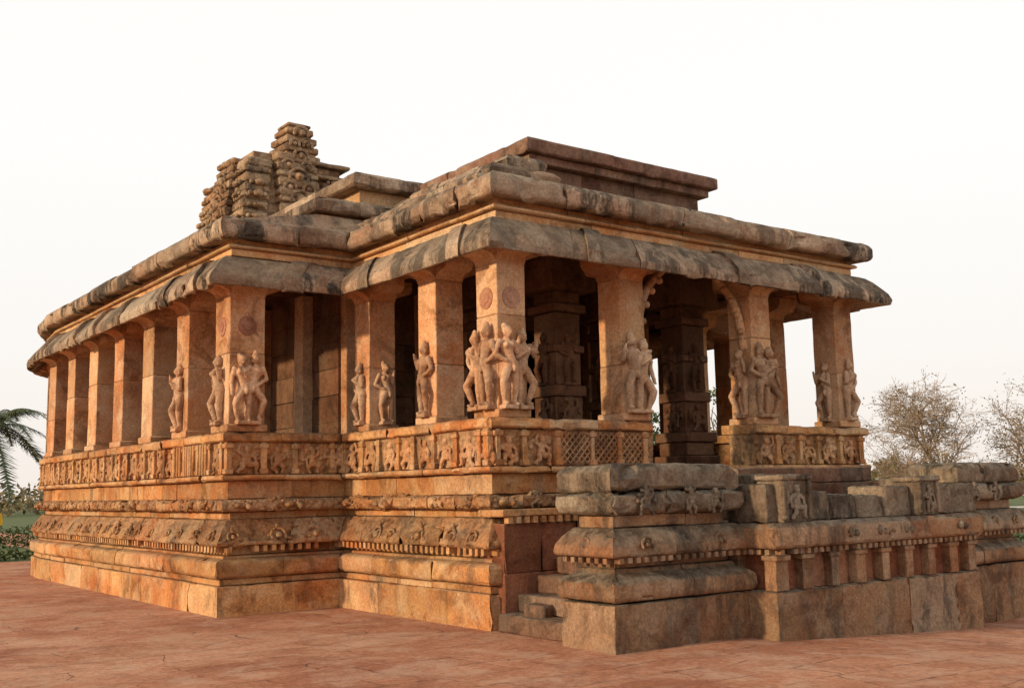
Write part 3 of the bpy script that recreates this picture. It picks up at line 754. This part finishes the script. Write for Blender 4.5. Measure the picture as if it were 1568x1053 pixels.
leafytree('leafy_tree',36,34,6,2.0)
leafytree('leafy_tree',56,31,3.4,2.4,mat=M_leafd)
leafytree('leafy_tree',60,23.5,3.6,3.0,mat=M_leafd)
bm=MB()
for k in range(170):
    a=rn.uniform(-.75,.75); b=rn.uniform(110,160)
    X=-6.88+b*(.598+.802*a); Y=-9.72+b*(.802-.598*a)
    h=rn.uniform(1.4,4.6)
    leafcloud(bm,(X,Y,h*.45),(rn.uniform(3,6),rn.uniform(3,6),h*.6),130,.42,rn)
finish(bm,'distant_tree_line',M_leafd,None,0,False)
def palm(x,y,z,h,fr):
    e=empty('palm_tree'); bm=MB(); top=Vector((x,y,z+h))
    prev=Vector((x+.3,y,z))
    for k in range(10):
        f=(k+1)/10; q=Vector((x+.3*(1-f)**2,y,z+h*f)); cap(bm,prev,q,.17-.05*f,.16-.05*f); prev=q
    finish(bm,'palm_trunk',M_bark,e,60,False)
    bm=MB()
    for k in range(28):
        az=k*2.4; el=rn.uniform(-.2,1.3); L=fr*rn.uniform(.8,1.1); d=Vector((math.cos(az),math.sin(az),0)); pts=[]
        for j in range(17):
            f=j/16; pts.append(top+d*(L*f*math.cos(el*.7))+Vector((0,0,L*(math.sin(el)*f-.75*f*f))))
        sd=Vector((-d.y,d.x,0))
        for j in range(16):
            a,b=pts[j],pts[j+1]; w=.02
            bm.add([a-sd*w,b-sd*w,b+sd*w,a+sd*w],[(0,1,2,3)])
            for m in range(4):
                c=a.lerp(b,m/4); ll=L*.22*math.sin(math.pi*min(1,(j+.8)/16.5))**.6*rn.uniform(.7,1.1)
                for s in (-1,1):
                    tip=c+sd*s*ll*.8+d*ll*.45-Vector((0,0,ll*rn.uniform(.2,.6))); ww=(b-a)*.13
                    bm.add([c-ww,c+ww,tip],[(0,1,2)])
    finish(bm,'palm_fronds',M_palm,e,0,False)
palm(1.3,33.9,0,4.2,2.8)
palm(-1.4,36,0,2.6,1.8)
F=empty('boundary_fence'); bm=MB()
for k in range(40):
    X=36+k*1.0; Y=14-k*.55; addbox(bm,(X,Y,.35),(.08,.08,1.25),0,0,0,0)
for zz in (.35,.85): addbox(bm,(36+19.5,14-19.5*.55,zz),(45,.05,.07),math.atan2(-.55,1),0,0,0)
finish(bm,'fence_rails',M_wht,F,0)
L_=empty('lamp_post'); bm=MB(); cap(bm,(45.5,22.6,-.27),(45.5,22.6,2.9),.07,.05); cap(bm,(45.5,22.6,2.9),(45.9,22.3,3.0),.04,.03); addbox(bm,(46.0,22.2,2.98),(.4,.16,.1),-.6,0.01,0,.2)
finish(bm,'post',M_wht,L_,60,False)
Rk=empty('auto_rickshaw')
def rk(p): return Vector((1.7+p[0],39.6+p[1],p[2]))
def ext2(prof):
    n=len(prof); return [rk((x,s,z)) for s in (-.6,.6) for x,z in prof],[(i,(i+1)%n,n+(i+1)%n,n+i) for i in range(n)]+[tuple(range(n)),tuple(range(2*n-1,n-1,-1))]
bm=MB(); bm.add(*ext2([(-1.2,.35),(1.0,.3),(1.25,.55),(1.2,.95),(.85,1.05),(.7,1.02),(-.3,.75),(-1.25,.8),(-1.3,.5)])); finish(bm,'body',M_ryel,Rk,35)
bm=MB(); bm.add(*ext2([(-1.25,.8),(-1.2,1.55),(-.9,1.7),(.5,1.7),(.7,1.6),(.5,1.62),(-.85,1.62),(-1.1,1.5),(-1.15,.8)]))
for s in (-.58,.58): cap(bm,rk((.9,s,1.0)),rk((.6,s,1.62)),.025,.025)
for x,s in ((-.8,-.55),(-.8,.55),(1.0,0)): cap(bm,rk((x,s-.06,.24)),rk((x,s+.06,.24)),.24,.24,20,False)
finish(bm,'canopy_and_wheels',M_blk,Rk,35)

# ================================================================ LIGHT + WORLD
SUN_EL=rad(14); sdir=Vector((-1,.08,0)).normalized()
to_sun=Vector((sdir.x*math.cos(SUN_EL),sdir.y*math.cos(SUN_EL),math.sin(SUN_EL)))
sl=bpy.data.lights.new('sun','SUN'); sl.energy=3.7; sl.angle=rad(2); sl.color=(1,.76,.48)
so=bpy.data.objects.new('sun',sl); scene.collection.objects.link(so)
so.rotation_euler=to_sun.to_track_quat('Z','Y').to_euler()
w=bpy.data.worlds.new('World'); scene.world=w; w.use_nodes=True; nt=w.node_tree
bg=nt.nodes['Background']
sky=nt.nodes.new('ShaderNodeTexSky'); sky.sky_type='NISHITA'; sky.sun_disc=False
sky.sun_elevation=SUN_EL; sky.sun_rotation=math.atan2(sdir.x,sdir.y); sky.dust_density=4
sc=mixc(nt,1,sky.outputs[0],(.10,.10,.10),'MULTIPLY')
tc=nt.nodes.new('ShaderNodeTexCoord'); sx=nt.nodes.new('ShaderNodeSeparateXYZ'); nt.links.new(tc.outputs['Generated'],sx.inputs[0])
haze=ramp(nt,sx.outputs[2],[(0,(.94,.86,.79)),(.12,(.96,.92,.88)),(.3,(1,.985,.96)),(1,(1,.98,.94))])
nt.links.new(mixc(nt,.9,sc,haze),bg.inputs['Color']); bg.inputs['Strength'].default_value=1.1

# ================================================================ CAMERA
cam=bpy.data.cameras.new('cam'); co=bpy.data.objects.new('camera',cam); scene.collection.objects.link(co)
cam.sensor_width=36; cam.lens=37.65; cam.clip_end=3000; cam.clip_start=.1
Fh=Vector((.598,.8015,0)).normalized(); Rh=Vector((Fh.y,-Fh.x,0)); pit=rad(7.7); rol=rad(1.2)
f=Fh*math.cos(pit)+Vector((0,0,math.sin(pit))); u=Rh.cross(f).normalized()
r2=Rh*math.cos(rol)-u*math.sin(rol); u2=r2.cross(f).normalized()
M=Matrix((r2,u2,-f)).transposed().to_4x4(); M.translation=Vector((-6.88,-9.72,1.52))
co.matrix_world=M; scene.camera=co
print('T all',time.time()-T0)
